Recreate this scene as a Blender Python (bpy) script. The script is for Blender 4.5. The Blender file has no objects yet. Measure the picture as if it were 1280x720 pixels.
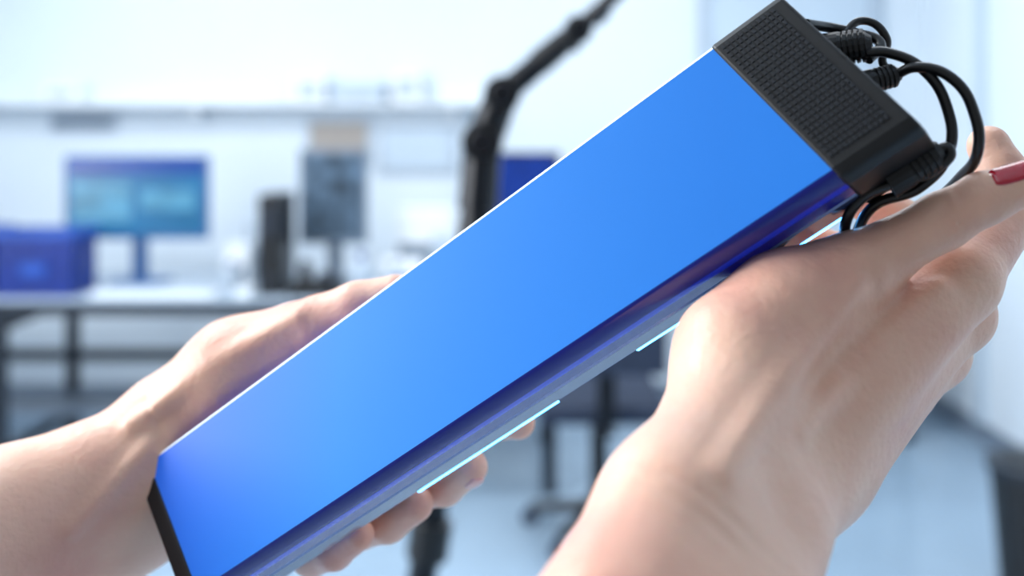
import bpy, math, random
import numpy as np
from mathutils import Vector, Matrix
random.seed(4)
F=1244.44; HC=1.4; VH=160.0
def P(px,py,d):  # unprojects an image pixel to world space at a chosen depth
    "metric position of a point from its image pixel coordinates and a chosen distance (m) into the room"
    return np.array([(px-640)/F*d, d, HC-(py-VH)/F*d])
def lin(c):
    return tuple(((x/255)/12.92 if x/255<=0.04045 else (((x/255)+0.055)/1.055)**2.4) for x in c)
def mat(name,c,rough=0.5,metal=0.0,emit=None,es=0.0,coat=0.0,var=0.04,scale=8,bump=0.0,bscale=200,trans=0.0,sss=0.0):
    m=bpy.data.materials.new(name); m.use_nodes=True
    nt=m.node_tree; b=nt.nodes['Principled BSDF']
    c=lin(c)
    tc=nt.nodes.new('ShaderNodeTexCoord')
    n=nt.nodes.new('ShaderNodeTexNoise'); n.inputs['Scale'].default_value=scale; n.inputs['Detail'].default_value=3
    nt.links.new(tc.outputs['Object'],n.inputs['Vector'])
    r=nt.nodes.new('ShaderNodeValToRGB')
    r.color_ramp.elements[0].position=0.3; r.color_ramp.elements[1].position=0.7
    r.color_ramp.elements[0].color=(*[x*(1-var) for x in c],1)
    r.color_ramp.elements[1].color=(*[min(1,x*(1+var)) for x in c],1)
    nt.links.new(n.outputs['Fac'],r.inputs['Fac']); nt.links.new(r.outputs['Color'],b.inputs['Base Color'])
    b.inputs['Roughness'].default_value=rough; b.inputs['Metallic'].default_value=metal
    b.inputs['Coat Weight'].default_value=coat
    b.inputs['Transmission Weight'].default_value=trans
    if emit: 
        b.inputs['Emission Color'].default_value=(*lin(emit),1); b.inputs['Emission Strength'].default_value=es
    if sss:
        b.inputs['Subsurface Weight'].default_value=sss; b.inputs['Subsurface Radius'].default_value=(1,.35,.2); b.inputs['Subsurface Scale'].default_value=0.005
    if bump:
        n2=nt.nodes.new('ShaderNodeTexNoise'); n2.inputs['Scale'].default_value=bscale; n2.inputs['Detail'].default_value=4
        bp=nt.nodes.new('ShaderNodeBump'); bp.inputs['Strength'].default_value=bump; bp.inputs['Distance'].default_value=0.001
        nt.links.new(tc.outputs['Object'],n2.inputs['Vector']); nt.links.new(n2.outputs['Fac'],bp.inputs['Height']); nt.links.new(bp.outputs['Normal'],b.inputs['Normal'])
    return m
COL=bpy.context.scene.collection
class MB:
    def __init__(s): s.v=[]; s.f=[]; s.m=[]
    def add(s,vs,fs,mi=0):
        o=len(s.v); s.v+= [tuple(map(float,v)) for v in vs]; s.f+=[tuple(i+o for i in f) for f in fs]
        s.m+= [mi]*len(fs) if isinstance(mi,int) else list(mi)
    def box(s,x0,x1,y0,y1,z0,z1,mi=0,M=None):
        vs=[(x,y,z) for x in (x0,x1) for y in (y0,y1) for z in (z0,z1)]
        if M is not None: vs=[tuple(M@Vector(v)) for v in vs]
        s.add(vs,[(0,1,3,2),(4,6,7,5),(0,4,5,1),(2,3,7,6),(0,2,6,4),(1,5,7,3)],mi)
    def tube(s,p0,p1,r0,r1=None,mi=0,n=16):
        r1=r0 if r1 is None else r1
        p0=np.array(p0,float);p1=np.array(p1,float);d=p1-p0;d/=np.linalg.norm(d)
        a=np.cross(d,[0,0,1]); 
        if np.linalg.norm(a)<1e-3:a=np.cross(d,[1,0,0])
        a/=np.linalg.norm(a);b=np.cross(d,a)
        vs=[p0+r0*(math.cos(t)*a+math.sin(t)*b) for t in np.linspace(0,2*math.pi,n,False)]+[p1+r1*(math.cos(t)*a+math.sin(t)*b) for t in np.linspace(0,2*math.pi,n,False)]
        fs=[(i,(i+1)%n,n+(i+1)%n,n+i) for i in range(n)]+[tuple(range(n))[::-1],tuple(range(n,2*n))]
        s.add(vs,fs,mi)
    def finish(s,name,mats,parent=None,bevel=0,smooth=False):
        me=bpy.data.meshes.new(name); me.from_pydata(s.v,[],s.f)
        for m in mats: me.materials.append(m)
        me.polygons.foreach_set('material_index',s.m)
        if smooth: me.polygons.foreach_set('use_smooth',[True]*len(s.f))
        me.update()
        import bmesh
        bm=bmesh.new(); bm.from_mesh(me); bmesh.ops.recalc_face_normals(bm,faces=bm.faces); bm.to_mesh(me); bm.free()
        o=bpy.data.objects.new(name,me); COL.objects.link(o)
        if bevel:
            b=o.modifiers.new('bev','BEVEL'); b.width=bevel; b.segments=3; b.limit_method='ANGLE'; b.angle_limit=math.radians(35)
        if parent: o.parent=parent
        return o
def empty(name):
    e=bpy.data.objects.new(name,None); e.empty_display_size=0.05; COL.objects.link(e); return e
def tubecurve(name,pts,r,m,parent=None):
    cu=bpy.data.curves.new(name,'CURVE'); cu.dimensions='3D'; cu.bevel_depth=r; cu.bevel_resolution=6; cu.resolution_u=16
    sp=cu.splines.new('BEZIER'); sp.bezier_points.add(len(pts)-1)
    for bp,p in zip(sp.bezier_points,pts):
        bp.co=Vector(p); bp.handle_left_type=bp.handle_right_type='AUTO'
    cu.use_fill_caps=True
    cu.materials.append(m)
    o=bpy.data.objects.new(name,cu); COL.objects.link(o)
    if parent:o.parent=parent
    return o

# ================= materials
M_wall=mat('wall_paint',(218,229,238),0.7,var=0.015,scale=2)
M_wall2=mat('wall_panel_paint',(190,206,220),0.5,var=0.02,scale=2)
M_floor=mat('floor_vinyl',(148,171,191),0.2,var=0.05,scale=3)
M_ceil=mat('ceiling_paint',(240,243,245),0.8,var=0.01)
M_black=mat('black_plastic',(12,14,18),0.42,var=0.1,scale=40)
M_blackm=mat('black_metal',(12,16,24),0.35,metal=0.3,var=0.1)
M_dark=mat('dark_steel',(24,32,44),0.4,var=0.08)
M_white=mat('white_plastic',(232,238,243),0.4,var=0.02)
M_grey=mat('grey_plastic',(118,133,150),0.5,var=0.05)
M_lgrey=mat('pale_grey_plastic',(178,192,206),0.5,var=0.05)
M_bin=mat('blue_bin_plastic',(4,42,128),0.35,var=0.1)
M_binl=mat('blue_bin_rim',(20,74,168),0.35,var=0.05)
M_top=mat('bench_laminate',(164,180,196),0.3,var=0.03)

# ================= room
XL,XR,YB,YF,ZC=-3.2,2.1,5.1,-1.2,2.9
def slab(name,x0,x1,y0,y1,z0,z1,m):
    b=MB(); b.box(x0,x1,y0,y1,z0,z1); return b.finish(name,[m])
slab('floor',XL-.1,XR+.1,YF,YB+.1,-.1,0,M_floor)
slab('ceiling',XL-.1,XR+.1,YF,YB+.1,ZC,ZC+.1,M_ceil)
slab('wall_back',XL-.1,XR+.1,YB,YB+.1,0,ZC,M_wall)
b=MB()
wy0,wy1,wz0,wz1=-.7,2.0,.95,2.5
b.box(XL-.1,XL,YF,wy0,0,ZC); b.box(XL-.1,XL,wy1,YB,0,ZC); b.box(XL-.1,XL,wy0,wy1,0,wz0); b.box(XL-.1,XL,wy0,wy1,wz1,ZC)
b.finish('wall_left',[M_wall])
b=MB()
for y in (wy0,(wy0+wy1)/2-.025,wy1-.05): b.box(XL-.08,XL-.02,y,y+.05,wz0,wz1)
b.box(XL-.08,XL-.02,wy0,wy1,wz0,wz0+.05); b.box(XL-.08,XL-.02,wy0,wy1,wz1-.05,wz1)
b.finish('added_window_1',[M_white])  # unseen opening and frame, added to justify the side light from the left
slab('wall_right',XR,XR+.1,YF,YB,0,ZC,M_wall)
slab('baseboard_right',XR-.015,XR,YF,YB,0,.09,M_grey)
slab('baseboard_back',XL,XR-.015,YB-.015,YB,0,.09,M_grey)
b=MB(); b.box(.95,1.0,YB-.05,YB-.001,0,2.15,0); b.box(1.82,1.87,YB-.05,YB-.001,0,2.15,0); b.box(1.0,1.82,YB-.05,YB-.001,2.1,2.15,0)
b.box(1.0,1.82,YB-.03,YB-.001,0.01,2.1,1); b.box(1.08,1.2,YB-.06,YB-.03,1.0,1.03,2)
b.finish('door_1',[M_lgrey,M_wall2,M_grey],bevel=.004)
b=MB(); b.box(XR-.03,XR,3.4,3.48,0.09,ZC,0); b.box(XR-.03,XR,4.4,4.46,0.09,ZC,0)
b.finish('trim_1',[M_wall2])

M_lamp=mat('luminaire_diffuser',(255,255,255),0.5,emit=(250,252,255),es=3)
for i,(x,y) in enumerate([(-1.7,1.4),(-1.7,3.6),(.6,1.4),(.6,3.6)]):
    b=MB(); b.box(x-.65,x+.65,y-.32,y+.32,ZC-.05,ZC,0); b.box(x-.61,x+.61,y-.28,y+.28,ZC-.056,ZC-.05,1)
    b.finish('ceiling_light' if i==0 else 'ceiling_light.%03d'%i,[M_white,M_lamp])
    l=bpy.data.lights.new('panel_light','AREA'); l.shape='RECTANGLE'; l.size=1.2; l.size_y=.55; l.energy=[52,24,5,26][i]; l.color=(.97,.985,1)
    o=bpy.data.objects.new('panel_light',l); o.location=(x,y,ZC-.06); COL.objects.link(o)
l=bpy.data.lights.new('added_side_key','AREA'); l.shape='RECTANGLE'; l.size=wy1-wy0; l.size_y=wz1-wz0; l.energy=195; l.color=(.98,.99,1)  # added key lamp outside the left wall, side-lights hands and device
o=bpy.data.objects.new('added_side_key',l); o.location=(XL-.12,(wy0+wy1)/2,(wz0+wz1)/2)
o.rotation_euler=Vector((1,0,-.15)).to_track_quat('-Z','Z').to_euler(); COL.objects.link(o)

# ================= lab bench
def bench(name,x0,x1,y0,y1,legs):
    b=MB()
    b.box(x0,x1,y0,y1,.738,.75,0); b.box(x0,x1,y0-.004,y1,.69,.7375,1)
    for lx in legs:
        for ly in (y0+.03,y1-.07):
            b.box(lx,lx+.05,ly,ly+.05,0,.69,1)
        b.box(lx+.01,lx+.04,y0+.08,y1-.07,.12,.16,1)
        b.box(lx+.01,lx+.04,y0+.08,y1-.07,.62,.66,1)
    b.box(x0+.02,x1-.02,y1-.06,y1-.03,.36,.41,1)
    b.box(x0+.02,x1-.02,y1-.35,y1-.06,.2,.225,2)
    return b.finish(name,[M_top,M_dark,M_grey],bevel=.003)
bench('lab_bench',-2.9,.22,3.76,4.5,[-2.85,-1.99,-.95,.12])
bench('lab_bench.001',1.1,1.82,4.4,4.95,[1.12,1.74])

M_scr=mat('screen_teal',(20,80,120),0.25,emit=(45,120,160),es=.4,var=.25,scale=5)
M_scr_hi=mat('screen_bar',(6,45,115),0.25,emit=(10,70,150),es=.4)
M_scr_w=mat('screen_window',(65,122,150),0.25,emit=(95,155,178),es=.2,var=.3,scale=12)
M_scr_g=mat('screen_greyimage',(66,84,102),0.3,emit=(110,130,145),es=.07,var=.9,scale=16)
M_scr_b=mat('screen_blue',(16,44,114),0.25,emit=(14,50,135),es=.25,var=.3)
M_bez=mat('monitor_bezel',(50,95,150),0.4)
def monitor(name,x0,x1,y,z0,z1,scr,bez,ui=False,zt=.75):
    b=MB(); xc=(x0+x1)/2
    b.box(x0,x1,y,y+.035,z0,z1,0); b.box(x0+.015,x1-.015,y-.003,y,z0+.02,z1-.015,1)
    b.box(xc-.03,xc+.03,y+.035,y+.06,zt+.01,z0+.1,0)
    b.box(xc-.11,xc+.11,y-.03,y+.13,zt,zt+.014,0)
    if ui:
        b.box(x0+.015,x1-.015,y-.005,y-.003,z1-.075,z1-.015,2)
        b.box(x0+.03,xc-.02,y-.005,y-.003,z0+.07,z1-.11,3); b.box(xc+.02,x1-.05,y-.005,y-.003,z0+.12,z1-.14,3)
    b.finish(name,[bez,scr,M_scr_hi,M_scr_w],bevel=.004)
monitor('computer_monitor',-1.852,-1.26,4.12,.94,1.285,M_scr,M_bez,True)
monitor('computer_monitor.001',-.88,-.60,4.12,.92,1.31,M_scr_g,M_grey)
monitor('computer_monitor.002',-.12,.2,4.12,.95,1.30,M_scr_b,M_dark)
b=MB(); b.box(-.985,-.895,3.86,4.1,.75,1.14,0); b.box(-.975,-.905,3.855,3.86,.98,1.1,1); b.box(-.965,-.915,3.854,3.86,.80,.83,1)
b.finish('computer_tower',[M_black,M_dark],bevel=.006)
b=MB(); b.box(-.86,-.67,3.82,4.0,.75,.80,0); b.tube((-.81,3.9,.8),(-.81,3.9,.88),.03,.02,0); b.box(-.75,-.69,3.83,3.9,.8,.84,1)
b.finish('instrument_dock',[M_black,M_dark],bevel=.006)
b=MB(); b.box(-1.62,-1.15,3.82,3.96,.75,.768,0)
for r in range(4):
    for c in range(14): b.box(-1.605+c*.032,-1.58+c*.032,3.83+r*.031,3.855+r*.031,.768,.776,1)
b.finish('keyboard',[M_white,M_lgrey],bevel=.002)
b=MB(); b.box(-1.07,-1.01,3.84,3.94,.75,.775,0); b.box(-1.045,-1.035,3.86,3.88,.775,.78,1); b.finish('computer_mouse',[M_white,M_grey],bevel=.01)
def crate(name,x0,x1,y0,y1,z0,z1):
    b=MB(); t=.012
    b.box(x0,x1,y0,y1,z0,z0+t,0)
    b.box(x0,x1,y0,y0+t,z0+t,z1,0); b.box(x0,x1,y1-t,y1,z0+t,z1,0); b.box(x0,x0+t,y0+t,y1-t,z0+t,z1,0); b.box(x1-t,x1,y0+t,y1-t,z0+t,z1,0)
    b.box(x0-.01,x1+.01,y0-.01,y0+t,z1,z1+.025,1); b.box(x0-.01,x1+.01,y1-t,y1+.01,z1,z1+.025,1); b.box(x0-.01,x0+t,y0+t,y1-t,z1,z1+.025,1); b.box(x1-t,x1+.01,y0+t,y1-t,z1,z1+.025,1)
    n=4
    for i in range(n+1):
        x=x0+.01+(x1-x0-.03)*i/n; b.box(x,x+.01,y0-.008,y0,z0,z1,0)
    b.box((x0+x1)/2-.05,(x0+x1)/2+.05,y0-.01,y0-.008,z0+.08,z0+.13,1)
    b.finish(name,[M_bin,M_binl],bevel=.003)
crate('storage_bin',-1.99,-1.69,3.83,4.05,.75,.975)
crate('storage_bin.001',-2.45,-2.03,3.83,4.05,.75,.985)
cl=empty('lab_supplies'); k=0
for (x,y,w,h,m) in [(-1.2,4.15,.1,.16,M_white),(-1.15,4.3,.14,.24,M_lgrey),(-.52,3.95,.16,.12,M_white),(-.33,4.1,.14,.2,M_lgrey),(-.5,4.3,.25,.3,M_white),(-.4,3.86,.12,.07,M_grey),(-.22,3.9,.1,.16,M_white),(.02,3.9,.12,.1,M_white)]:
    b=MB(); b.box(x,x+w,y,y+.12,.75,.75+h,0); b.box(x+.01,x+w-.01,y-.002,y,.76,.75+h*.5,1); b.finish('supply_box_%d'%k,[m,M_grey],cl,bevel=.004); k+=1
for (x,y,h) in [(-.58,3.83,.17),(-.45,3.84,.13),(-1.12,3.98,.12),(-.1,3.82,.14)]:
    b=MB(); b.tube((x,y,.75),(x,y,.75+h*.7),.03,.03,0); b.tube((x,y,.75+h*.7),(x,y,.75+h*.85),.03,.012,0); b.tube((x,y,.75+h*.85),(x,y,.75+h),.014,.014,1)
    b.finish('reagent_bottle_%d'%k,[M_lgrey,M_scr_b],cl,smooth=False); k+=1
M_tan=mat('cardboard',(160,153,147),0.7)
b=MB(); b.box(-2.75,-.1,4.97,YB,1.51,1.53,0)
for x in (-2.7,-1.6,-.3): b.box(x,x+.02,5.0,YB,1.45,1.51,0)
b.finish('wall_shelf',[M_white])
sh=empty('shelf_boxes')
for i,(x,w,h,m) in enumerate([(-2.35,.18,.09,M_white),(-1.1,.16,.13,M_white),(-.9,.25,.10,M_wall2),(-.6,.14,.15,M_white)]):
    b=MB(); b.box(x,x+w,4.98,5.08,1.53,1.53+h,0); b.box(x+.03,x+w-.03,4.975,4.98,1.55,1.53+h-.03,1); b.finish('box_%d'%i,[m,M_lgrey],sh,bevel=.003)
b=MB(); b.box(-2.36,-2.02,YB-.02,YB,1.38,1.48,0); b.box(-2.34,-2.04,YB-.024,YB-.02,1.40,1.46,1); b.finish('wall_sign',[M_lgrey,M_grey])
b=MB(); b.box(-1.05,-.72,YB-.02,YB,1.2,1.45,0); b.box(-1.03,-.74,YB-.024,YB-.02,1.22,1.43,1); b.finish('notice_board',[M_lgrey,M_tan])
b=MB(); b.box(-.68,-.28,YB-.02,YB,1.17,1.42,0); b.box(-.65,-.31,YB-.024,YB-.02,1.2,1.39,1); b.finish('notice_board.001',[M_lgrey,M_wall2])

b=MB(); cx,cy=.30,3.43
b.box(cx-.21,cx+.21,cy-.22,cy+.22,.44,.50,0); b.tube((cx,cy,.08),(cx,cy,.44),.03,.03,1)
for i in range(5):
    a=i*2*math.pi/5+.3; e=(cx+.25*math.cos(a),cy+.25*math.sin(a),.065)
    b.tube((cx,cy,.1),e,.025,.016,1); b.tube((e[0],e[1]-.012,.03),(e[0],e[1]+.012,.03),.03,.03,0)
b.box(cx-.03,cx+.03,cy-.28,cy-.26,.46,.72,1); b.box(cx-.03,cx+.03,cy-.28,cy-.2,.42,.44,1)
b.box(cx-.19,cx+.19,cy-.3,cy-.25,.62,.86,0)
b.finish('office_chair',[mat('chair_fabric',(34,46,68),.8),M_blackm],bevel=.018)
b=MB(); x,y=1.6,3.02
b.tube((x,y,0),(x,y,.36),.11,.14,0,24); b.tube((x,y,.36),(x,y,.385),.15,.15,1,24); b.tube((x,y,.385),(x,y,.40),.12,.08,0,24)
b.finish('waste_bin',[M_black,M_dark])

# ================= boom arm stand
D=1.6
b=MB()
J=[P(840,-75,D-.1),P(722,38,D),P(628,118,D),P(603,178,D),P(597,262,D)]
foot=P(455,1244,D)
b.tube(J[0],J[1],.011,.014); b.tube(J[1],J[2],.018,.021); b.tube(J[2],J[3],.027,.031); b.tube(J[3],J[4],.031,.033)
b.tube(J[4],(foot[0],foot[1],.06),.027,.02)
for j,r in ((J[1],.023),(J[2],.030),(J[3],.033)):
    b.tube(j+np.array([0,-.03,0]),j+np.array([0,.03,0]),r,r,1,24); b.tube(j+np.array([0,-.045,0]),j+np.array([0,-.03,0]),r*.6,r*.7,0,12)
dd=(J[1]-J[2]); dd/=np.linalg.norm(dd)
mid=P(690,65,D); b.tube(mid-dd*.03,mid+dd*.03,.022,.020,1)
b.tube(J[1]+dd*.03,J[1]+dd*.06,.018,.015,1)
kx=P(715,60,D-.02); b.tube(J[1],kx,.009,.012,1)
pl=P(540,650,D); b.tube(pl,pl+(pl-J[4])*.12,.034,.034,1)
for i in range(3):
    a=i*2*math.pi/3+.5; e=(foot[0]+.3*math.cos(a),foot[1]+.3*math.sin(a),.015)
    b.tube((foot[0],foot[1],.08),e,.014,.012)
b.finish('boom_arm_stand',[M_blackm,M_black],smooth=False,bevel=.002)

# ================= the handheld device
A=P(185,575,.4474);B=P(888,58,.36);C=P(1040,212,.3258)
u=B-A; L=np.linalg.norm(u); u/=L
v=C-B; W=np.linalg.norm(v); v/=W
n=np.cross(u,v); n/=np.linalg.norm(n)
if n[1]<0:n=-n
def Q(s,t,w): return A+u*s+v*t+n*w
dev=empty('battery_pack')
mf=bpy.data.materials.new('blue_face_added_glow'); mf.use_nodes=True
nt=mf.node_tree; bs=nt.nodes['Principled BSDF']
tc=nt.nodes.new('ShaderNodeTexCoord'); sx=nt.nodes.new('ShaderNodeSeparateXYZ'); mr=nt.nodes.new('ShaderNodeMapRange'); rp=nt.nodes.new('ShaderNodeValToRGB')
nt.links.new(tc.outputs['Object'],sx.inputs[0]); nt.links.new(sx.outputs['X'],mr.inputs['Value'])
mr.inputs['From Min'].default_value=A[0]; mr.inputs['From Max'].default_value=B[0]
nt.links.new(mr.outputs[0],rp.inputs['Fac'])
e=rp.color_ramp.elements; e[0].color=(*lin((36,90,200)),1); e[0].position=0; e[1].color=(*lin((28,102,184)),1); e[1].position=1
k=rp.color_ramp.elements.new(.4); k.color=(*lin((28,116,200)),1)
nt.links.new(rp.outputs[0],bs.inputs['Base Color']); nt.links.new(rp.outputs[0],bs.inputs['Emission Color']); bs.inputs['Emission Strength'].default_value=.62  # emission added to keep the blue bright; the face is no lamp
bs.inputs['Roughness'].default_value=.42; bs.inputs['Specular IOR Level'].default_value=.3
M_edge=mat('bevel_painted_highlight',(225,238,255),0.2,emit=(225,238,255),es=.6)  # edge highlight painted as near-white colour plus emission
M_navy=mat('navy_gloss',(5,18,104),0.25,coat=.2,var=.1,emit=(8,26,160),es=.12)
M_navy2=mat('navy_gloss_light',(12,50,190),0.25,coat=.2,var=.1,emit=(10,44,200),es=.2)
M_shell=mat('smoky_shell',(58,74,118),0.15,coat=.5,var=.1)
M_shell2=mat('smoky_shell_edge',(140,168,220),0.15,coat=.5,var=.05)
M_shell3=mat('rim_painted_led_glow',(60,105,190),0.2,coat=.4,var=.05,emit=(40,130,240),es=.5)  # LED spill on the shell put in as blue colour and faint emission
T=.041
arc=[(W+.0050*math.sin(a),.0105*(1-math.cos(a))) for a in np.linspace(0,math.pi/2,13)]
prof=[(.0015,0)]+arc+[(W+.0050,.0195),(W+.0038,.0205),(W+.0038,.0213),(W+.005,.0223),(W+.0048,T-.006),(W+.0038,T-.0025),(W+.001,T),(.002,T),(0,T-.002),(0,.0015)]
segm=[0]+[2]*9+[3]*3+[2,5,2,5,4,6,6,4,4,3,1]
def extr(b,prof,s0,s1,mi,cap=0):
    N=len(prof); vs=[Q(s0,*p) for p in prof]+[Q(s1,*p) for p in prof]
    fs=[(i,(i+1)%N,N+(i+1)%N,N+i) for i in range(N)]+[tuple(range(N)),tuple(range(N,2*N))[::-1]]
    b.add(vs,fs,(list(mi) if not isinstance(mi,int) else [mi]*N)+[cap,cap])
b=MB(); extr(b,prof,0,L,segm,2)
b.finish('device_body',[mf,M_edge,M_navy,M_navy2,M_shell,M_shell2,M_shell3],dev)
def inflate(pr,g):
    pr=np.array(pr); c=np.array([W/2,T/2]); o=[]
    for p in pr:
        q=p.copy(); q[0]+= g*np.sign(p[0]-c[0]); q[1]+= g*np.sign(p[1]-c[1]); o.append(tuple(q))
    return o
capprof=[(.003,-.0),(W-.001,0),(W+.003,.0015),(W+.005,.006),(W+.005,T-.006),(W+.003,T-.001),(W,T+.001),(.002,T+.001),(0,T-.001),(0,.002)]
b=MB(); extr(b,inflate(capprof,.0006),-.0085,.0002,0,0)
b.finish('end_plate',[M_black],dev,bevel=.001)
CL=.030
b=MB(); extr(b,inflate(capprof,.0008),L-.0002,L+CL,0,0)
b.finish('vent_cap',[M_black],dev,bevel=.003)
b=MB()
nr,nc=12,26
for i in range(nr):
    for j in range(nc):
        s=L+.0025+i*(CL-.007)/nr; t=.003+j*(W-.006)/nc
        ds=(CL-.007)/nr*.55; dt=(W-.006)/nc*.78
        vs=[Q(s+a*ds,t+c*dt,-.0008-.0007*h) for a in (0,1) for c in (0,1) for h in (0,1)]
        b.add(vs,[(0,1,3,2),(4,6,7,5),(0,4,5,1),(2,3,7,6),(0,2,6,4),(1,5,7,3)],0)
b.finish('vent_ribs',[mat('rib_plastic',(24,28,36),.4,var=.1)],dev)
M_cy=mat('cyan_led',(60,190,255),0.3,emit=(80,180,255),es=9)
b=MB()
for s0,s1 in ((.294*L,.539*L),(.667*L,.985*L)):
    vs=[Q(s,W+.0014+a*.0010,T-.0015+c*.0016)+v*.0015 for s in (s0,s1) for a in (0,1) for c in (0,1)]
    b.add(vs,[(0,1,3,2),(4,6,7,5),(0,4,5,1),(2,3,7,6),(0,2,6,4),(1,5,7,3)],0)
b.finish('led_strips',[M_cy],dev)
M_cab=mat('cable_rubber',(14,15,18),.3,coat=.3,var=.1)
Qe=lambda t,w,o: Q(L+CL+o,t,w)
b=MB()
def plug(p0,p1,r):
    b.tube(p0,p0+(p1-p0)*.35,r,r,0,20)
    for i in range(5):
        a=.35+i*.11; b.tube(p0+(p1-p0)*a,p0+(p1-p0)*(a+.07),r*1.0,r*.95,0,16); b.tube(p0+(p1-p0)*(a+.07),p0+(p1-p0)*(a+.11),r*.8,r*.8,0,16)
    b.tube(p0+(p1-p0)*.9,p1,r*.7,r*.5,0,16)
pa=Qe(.018,.020,-.003); plug(pa,P(1090,55,.352),.0062)
pb=P(1108,228,.342); plug(pb,P(1176,186,.338),.0062)
pc=Qe(.036,.022,-.003); plug(pc,P(1125,92,.35),.0044)
b.finish('cable_plugs',[M_black],dev)
R=.0019
tubecurve('cable_1',[P(1075,66,.352),P(1110,66,.35),P(1155,88,.345),P(1184,135,.342),P(1186,190,.34),P(1150,234,.345),P(1092,258,.352),P(1066,300,.36)],R,M_cab,dev)
tubecurve('cable_2',[P(1118,94,.35),P(1145,84,.345),P(1190,98,.34),P(1219,145,.338),P(1222,190,.34),P(1200,222,.352),P(1160,260,.37)],R,M_cab,dev)
tubecurve('cable_3',[P(1008,30,.355),P(1045,36,.362),P(1072,42,.36),P(1100,54,.356),P(1085,75,.352)],R,M_cab,dev)
tubecurve('cable_4',[P(1168,190,.339),P(1186,186,.337),P(1168,212,.338),P(1120,228,.34),P(1080,246,.345),P(1058,276,.35),P(1062,320,.36)],R,M_cab,dev)
tubecurve('cable_5',[P(1050,48,.36),P(1080,26,.362),P(1108,48,.36),P(1104,80,.36),P(1125,95,.36)],R*.8,M_cab,dev)

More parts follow.
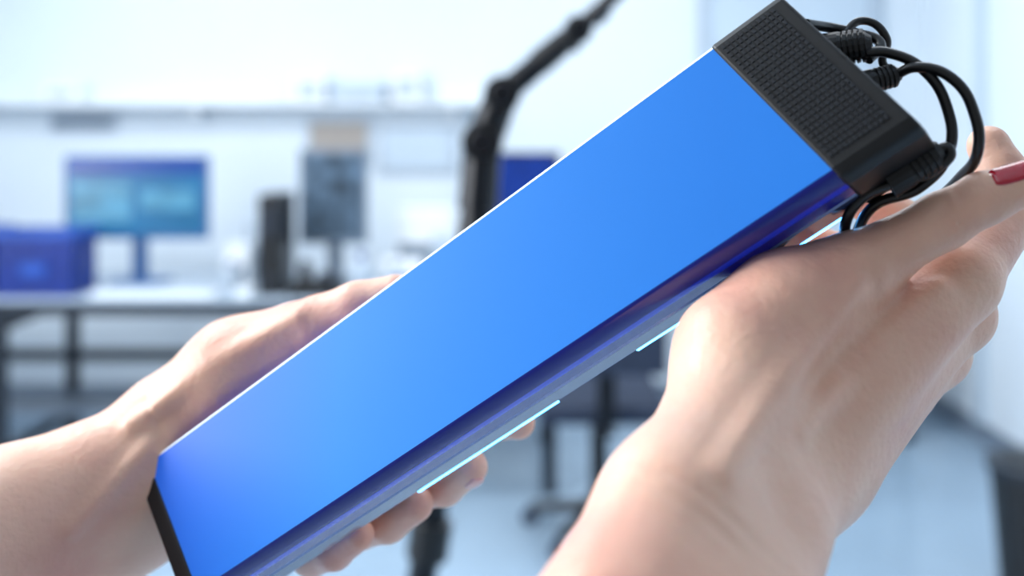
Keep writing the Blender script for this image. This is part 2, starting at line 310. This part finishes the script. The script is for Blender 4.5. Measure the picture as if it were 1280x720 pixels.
# ================= hands (smooth-union distance field -> one continuous surface)
def cone(Pt,a,b,ra,rb):
    ba=b-a; pa=Pt-a; t=np.clip((pa@ba)/(ba@ba),0,1)
    return np.sqrt(((pa-t[:,None]*ba)**2).sum(1))-(ra+(rb-ra)*t)
def smin(a,b,k):
    h=np.clip(.5+.5*(b-a)/k,0,1); return b*(1-h)+a*h-k*h*(1-h)
def node(j): return P(j[0],j[1],j[2]), j[3]*j[2]/F
def make_hand(name,palm,fingers,skin,creases=(),cords=(),h=.0016,kp=.012,kf=.006):
    pal=[[node(j) for j in ch] for ch in palm]; fin=[[node(j) for j in ch] for ch in fingers]
    cor=[]; crs=[]
    def f(Pt):
        d=None
        for ch in pal:
            for (a,ra),(b_,rb) in zip(ch[:-1],ch[1:]):
                c=cone(Pt,a,b_,ra,rb); d=c if d is None else smin(d,c,kp)
        for ch in cor:
            e=None
            for (a,ra),(b_,rb) in zip(ch[:-1],ch[1:]):
                c=cone(Pt,a,b_,ra,rb); e=c if e is None else np.minimum(e,c)
            d=smin(d,e,.005)
        g=None
        for ch in fin:
            e=None
            for (a,ra),(b_,rb) in zip(ch[:-1],ch[1:]):
                c=cone(Pt,a,b_,ra,rb); e=c if e is None else smin(e,c,.003)
            g=e if g is None else smin(g,e,.0012)
        d=smin(d,g,kf)
        for (c,nn,R,w,dep) in crs:
            q=Pt-c; d=d+dep*np.exp(-((q@nn)/w)**2)*np.exp(-((q**2).sum(1))/R**2)
        return d
    def proj(V,lvl=0,it=6):
        V=V.copy(); e=2e-4
        for _ in range(it):
            f0=f(V); g=np.stack([(f(V+e*np.eye(3)[i])-f(V-e*np.eye(3)[i]))/(2*e) for i in range(3)],1)
            V-= ((f0-lvl)/np.maximum((g**2).sum(1),.2))[:,None]*g
        return V
    def surf(px,py):
        ds=np.linspace(.2,.52,400); pts=np.array([P(px,py,d_) for d_ in ds]); val=f(pts)
        i=np.argmax(val<0); return pts[i]
    newc=[]
    for ch in cords:
        out=[]
        for (px,py,r) in ch:
            s=surf(px,py); s=proj(s[None],-r*.62,8)[0]; out.append((s,r))
        newc.append(out)
    newk=[(surf(px,py),nn,R_,w_,dep) for (px,py,nn,R_,w_,dep) in creases]
    cor+=newc; crs+=newk
    allp=[x for ch in pal+fin for x in ch]
    lo=np.min([p-r for p,r in allp],0)-.008; hi=np.max([p+r for p,r in allp],0)+.008
    dims=np.ceil((hi-lo)/h).astype(int)+1
    G=np.empty(dims)
    for i0 in range(0,dims[0],16):
        i1=min(i0+16,dims[0])
        pts=np.stack(np.meshgrid(np.arange(i0,i1),np.arange(dims[1]),np.arange(dims[2]),indexing='ij'),-1).reshape(-1,3)*h+lo
        G[i0:i1]=f(pts).reshape(i1-i0,dims[1],dims[2])
    S=G<0
    tot=sum(S[a:S.shape[0]-1+a,b_:S.shape[1]-1+b_,d:S.shape[2]-1+d].astype(int) for a in (0,1) for b_ in (0,1) for d in (0,1))
    act=(tot>0)&(tot<8); idx=-np.ones(act.shape,int); ii=np.argwhere(act); idx[act]=np.arange(len(ii))
    V=(ii+.5)*h+lo
    faces=[]
    for ax in range(3):
        sl0=[slice(None)]*3; sl1=[slice(None)]*3; sl0[ax]=slice(0,-1); sl1[ax]=slice(1,None)
        ed=np.argwhere(S[tuple(sl0)]!=S[tuple(sl1)])
        o1,o2=[(1,2),(2,0),(0,1)][ax]
        ok=(ed[:,o1]>0)&(ed[:,o2]>0)&(ed[:,o1]<act.shape[o1])&(ed[:,o2]<act.shape[o2]); ed=ed[ok]
        e1=np.zeros(3,int);e1[o1]=1;e2=np.zeros(3,int);e2[o2]=1
        q=[idx[tuple((ed-x).T)] for x in (0*e1,e1,e1+e2,e2)]
        q=np.stack(q,1); s=S[tuple(ed.T)]; q[~s]=q[~s][:,::-1]; faces.append(q)
    faces=np.concatenate(faces)
    V=proj(V,0,4)
    me=bpy.data.meshes.new(name); me.from_pydata(V.tolist(),[],faces.tolist()); me.materials.append(skin)
    me.polygons.foreach_set('use_smooth',[True]*len(me.polygons)); me.update()
    import bmesh
    bm=bmesh.new(); bm.from_mesh(me); bmesh.ops.recalc_face_normals(bm,faces=bm.faces); bm.to_mesh(me); bm.free()
    o=bpy.data.objects.new(name,me); COL.objects.link(o)
    sm=o.modifiers.new('sm','SMOOTH'); sm.factor=.4; sm.iterations=2
    return o,f,proj
def nail(o,proj,c,axis,dors,ln,wd,m,name):
    axis=axis/np.linalg.norm(axis); dors=dors-axis*(dors@axis); dors/=np.linalg.norm(dors); side=np.cross(axis,dors)
    N=13; pts=[];lv=[]
    for i in range(N):
        for j in range(N):
            a=-1+2*i/(N-1); q=-1+2*j/(N-1)
            ww=wd*(1-.28*max(0,a)**3-.3*max(0,-a)**2)
            r=max(abs(a),abs(q))
            pts.append(c+axis*a*ln+side*q*ww+dors*.004); lv.append(.0009 if r<.95 else -.0002)
    pts=proj(np.array(pts),np.array(lv),8)
    fs=[(i*N+j,i*N+j+1,(i+1)*N+j+1,(i+1)*N+j) for i in range(N-1) for j in range(N-1)]
    b=MB(); b.add(pts,fs); ob=b.finish(name,[m],o,smooth=True)
    s=ob.modifiers.new('sub','SUBSURF'); s.levels=s.render_levels=1
    return ob
def skinmat(name,c1,c2,c3):
    m=mat(name,c1,.42,sss=.2,bump=.4,bscale=330); nt=m.node_tree; b=nt.nodes['Principled BSDF']
    r=[x for x in nt.nodes if x.type=='VALTORGB'][0]; nz=[x for x in nt.nodes if x.type=='TEX_NOISE'][0]
    nz.inputs['Scale'].default_value=20; nz.inputs['Detail'].default_value=6
    r.color_ramp.elements[0].color=(*lin(c2),1); r.color_ramp.elements[1].color=(*lin(c1),1)
    k=r.color_ramp.elements.new(.5); k.color=(*lin(c3),1)
    b.inputs['Specular IOR Level'].default_value=.45
    return m
SK=skinmat('skin',(240,198,174),(222,164,145),(234,186,162))
M_red=mat('red_nail_polish',(185,10,42),.15,coat=.8)
M_nail=mat('natural_nail',(236,186,176),.25,coat=.4)
palm=[
 [(770,800,.25,120),(845,640,.285,90),(925,500,.32,72)],
 [(885,830,.26,126),(942,658,.305,82),(1018,575,.345,62)],
 [(900,600,.31,75),(925,445,.335,74),(985,388,.345,68),(1065,340,.347,46)],
 [(960,600,.325,66),(1195,352,.362,50)],
 [(975,610,.335,66),(1192,392,.385,45)],
 [(990,605,.345,60),(1164,438,.403,43)],
 [(1015,590,.35,56),(1124,484,.415,40)],
]
fing=[
 [(1050,345,.347,46),(1110,314,.347,37),(1178,276,.345,35),(1230,248,.341,32),(1284,228,.337,27)],
 [(1195,350,.362,48),(1252,280,.382,36),(1252,215,.39,29),(1236,183,.395,26)],
 [(1194,392,.385,45),(1150,290,.425,30),(1085,250,.420,26),(1030,225,.410,23)],
 [(1166,440,.403,42),(1080,330,.44,28),(1000,300,.435,25),(945,280,.42,22)],
 [(1127,486,.415,37),(1030,390,.438,25),(960,350,.435,22),(905,330,.425,20)],
]
cords=[
 [(905,590,.0035),(965,500,.004),(1020,425,.004),(1070,362,.003)],
 [(1000,540,.003),(1060,470,.0035),(1120,410,.0035),(1175,362,.003)],
]
wa=P(985,440,.32)-P(845,690,.28); wa/=np.linalg.norm(wa)
ax=P(1230,248,.341)-P(1178,276,.345); ax/=np.linalg.norm(ax)
cr=[(1172,268,ax,.009,.0009,.0010),(1180,264,ax,.009,.0009,.0010),(1188,260,ax,.009,.0009,.0009),
    (880,620,wa,.022,.0013,.0007),(872,640,wa,.020,.0012,.0005)]
h1,f1,proj1=make_hand('human_hand',palm,fing,SK,cr,cords)
tip=P(1284,228,.337); ax=tip-P(1230,248,.341)
nail(h1,proj1,P(1270,228,.338)+np.array([-.001,-.004,.004]),ax,np.array([-.1,-.65,.75]),.0085,.0066,M_red,'thumb_nail')
ti=P(1236,183,.395); nail(h1,proj1,ti+np.array([.002,.004,.004]),ti-P(1250,215,.39),np.array([.5,.6,.5]),.006,.005,M_red,'index_nail')

palm=[
 [(-190,745,.40,130),(0,664,.44,94),(215,572,.478,82),(280,540,.482,64)],
 [(-190,835,.40,126),(0,736,.445,88),(150,640,.478,76),(260,600,.482,60)],
 [(225,528,.478,68),(300,466,.472,64),(370,430,.466,50)],
 [(260,560,.482,56),(450,458,.492,34)],
 [(265,580,.484,56),(455,505,.493,34)],
 [(265,600,.484,54),(430,560,.492,32)],
 [(265,610,.484,52),(400,605,.486,30)],
]
fing=[
 [(320,458,.470,56),(400,412,.458,42),(450,388,.453,36),(495,370,.449,27)],
 [(450,458,.492,32),(560,490,.490,28),(630,522,.472,25),(648,528,.452,21)],
 [(455,505,.493,32),(515,612,.480,27),(555,606,.460,25),(588,584,.445,22)],
 [(430,560,.492,31),(450,658,.470,27),(485,652,.454,25),(520,630,.444,22)],
 [(400,605,.486,29),(390,692,.460,26),(418,688,.448,23),(448,668,.438,20)],
]
cords2=[[(165,530,.0035),(230,482,.004),(300,436,.004),(370,396,.003)],[(90,660,.003),(150,600,.0035),(185,560,.003)]]
wa=P(300,470,.47)-P(60,630,.45); wa/=np.linalg.norm(wa)
cr=[(190,515,wa,.018,.0013,.0007)]
h2,f2,proj2=make_hand('human_hand.001',palm,fing,SK,cr,cords2)
ti=P(588,584,.445); nail(h2,proj2,ti+np.array([.001,-.004,-.003]),ti-P(555,606,.460),np.array([.3,-.3,-.8]),.005,.005,M_nail,'middle_nail')

# ================= world, camera
w=bpy.data.worlds.new('World'); bpy.context.scene.world=w; w.use_nodes=True
w.node_tree.nodes['Background'].inputs[0].default_value=(.88,.94,1,1); w.node_tree.nodes['Background'].inputs[1].default_value=.25
cam=bpy.data.cameras.new('Camera'); cam.lens=35; cam.sensor_width=36; cam.shift_y=-(360-VH)/1280; cam.clip_start=.02
cam.dof.use_dof=True; cam.dof.focus_distance=.375; cam.dof.aperture_fstop=4.3
co=bpy.data.objects.new('Camera',cam); co.location=(0,0,HC); co.rotation_euler=(math.pi/2,0,0); COL.objects.link(co)
bpy.context.scene.camera=co
bpy.context.scene.view_settings.view_transform='Standard'
bpy.context.scene.view_settings.exposure=0.0
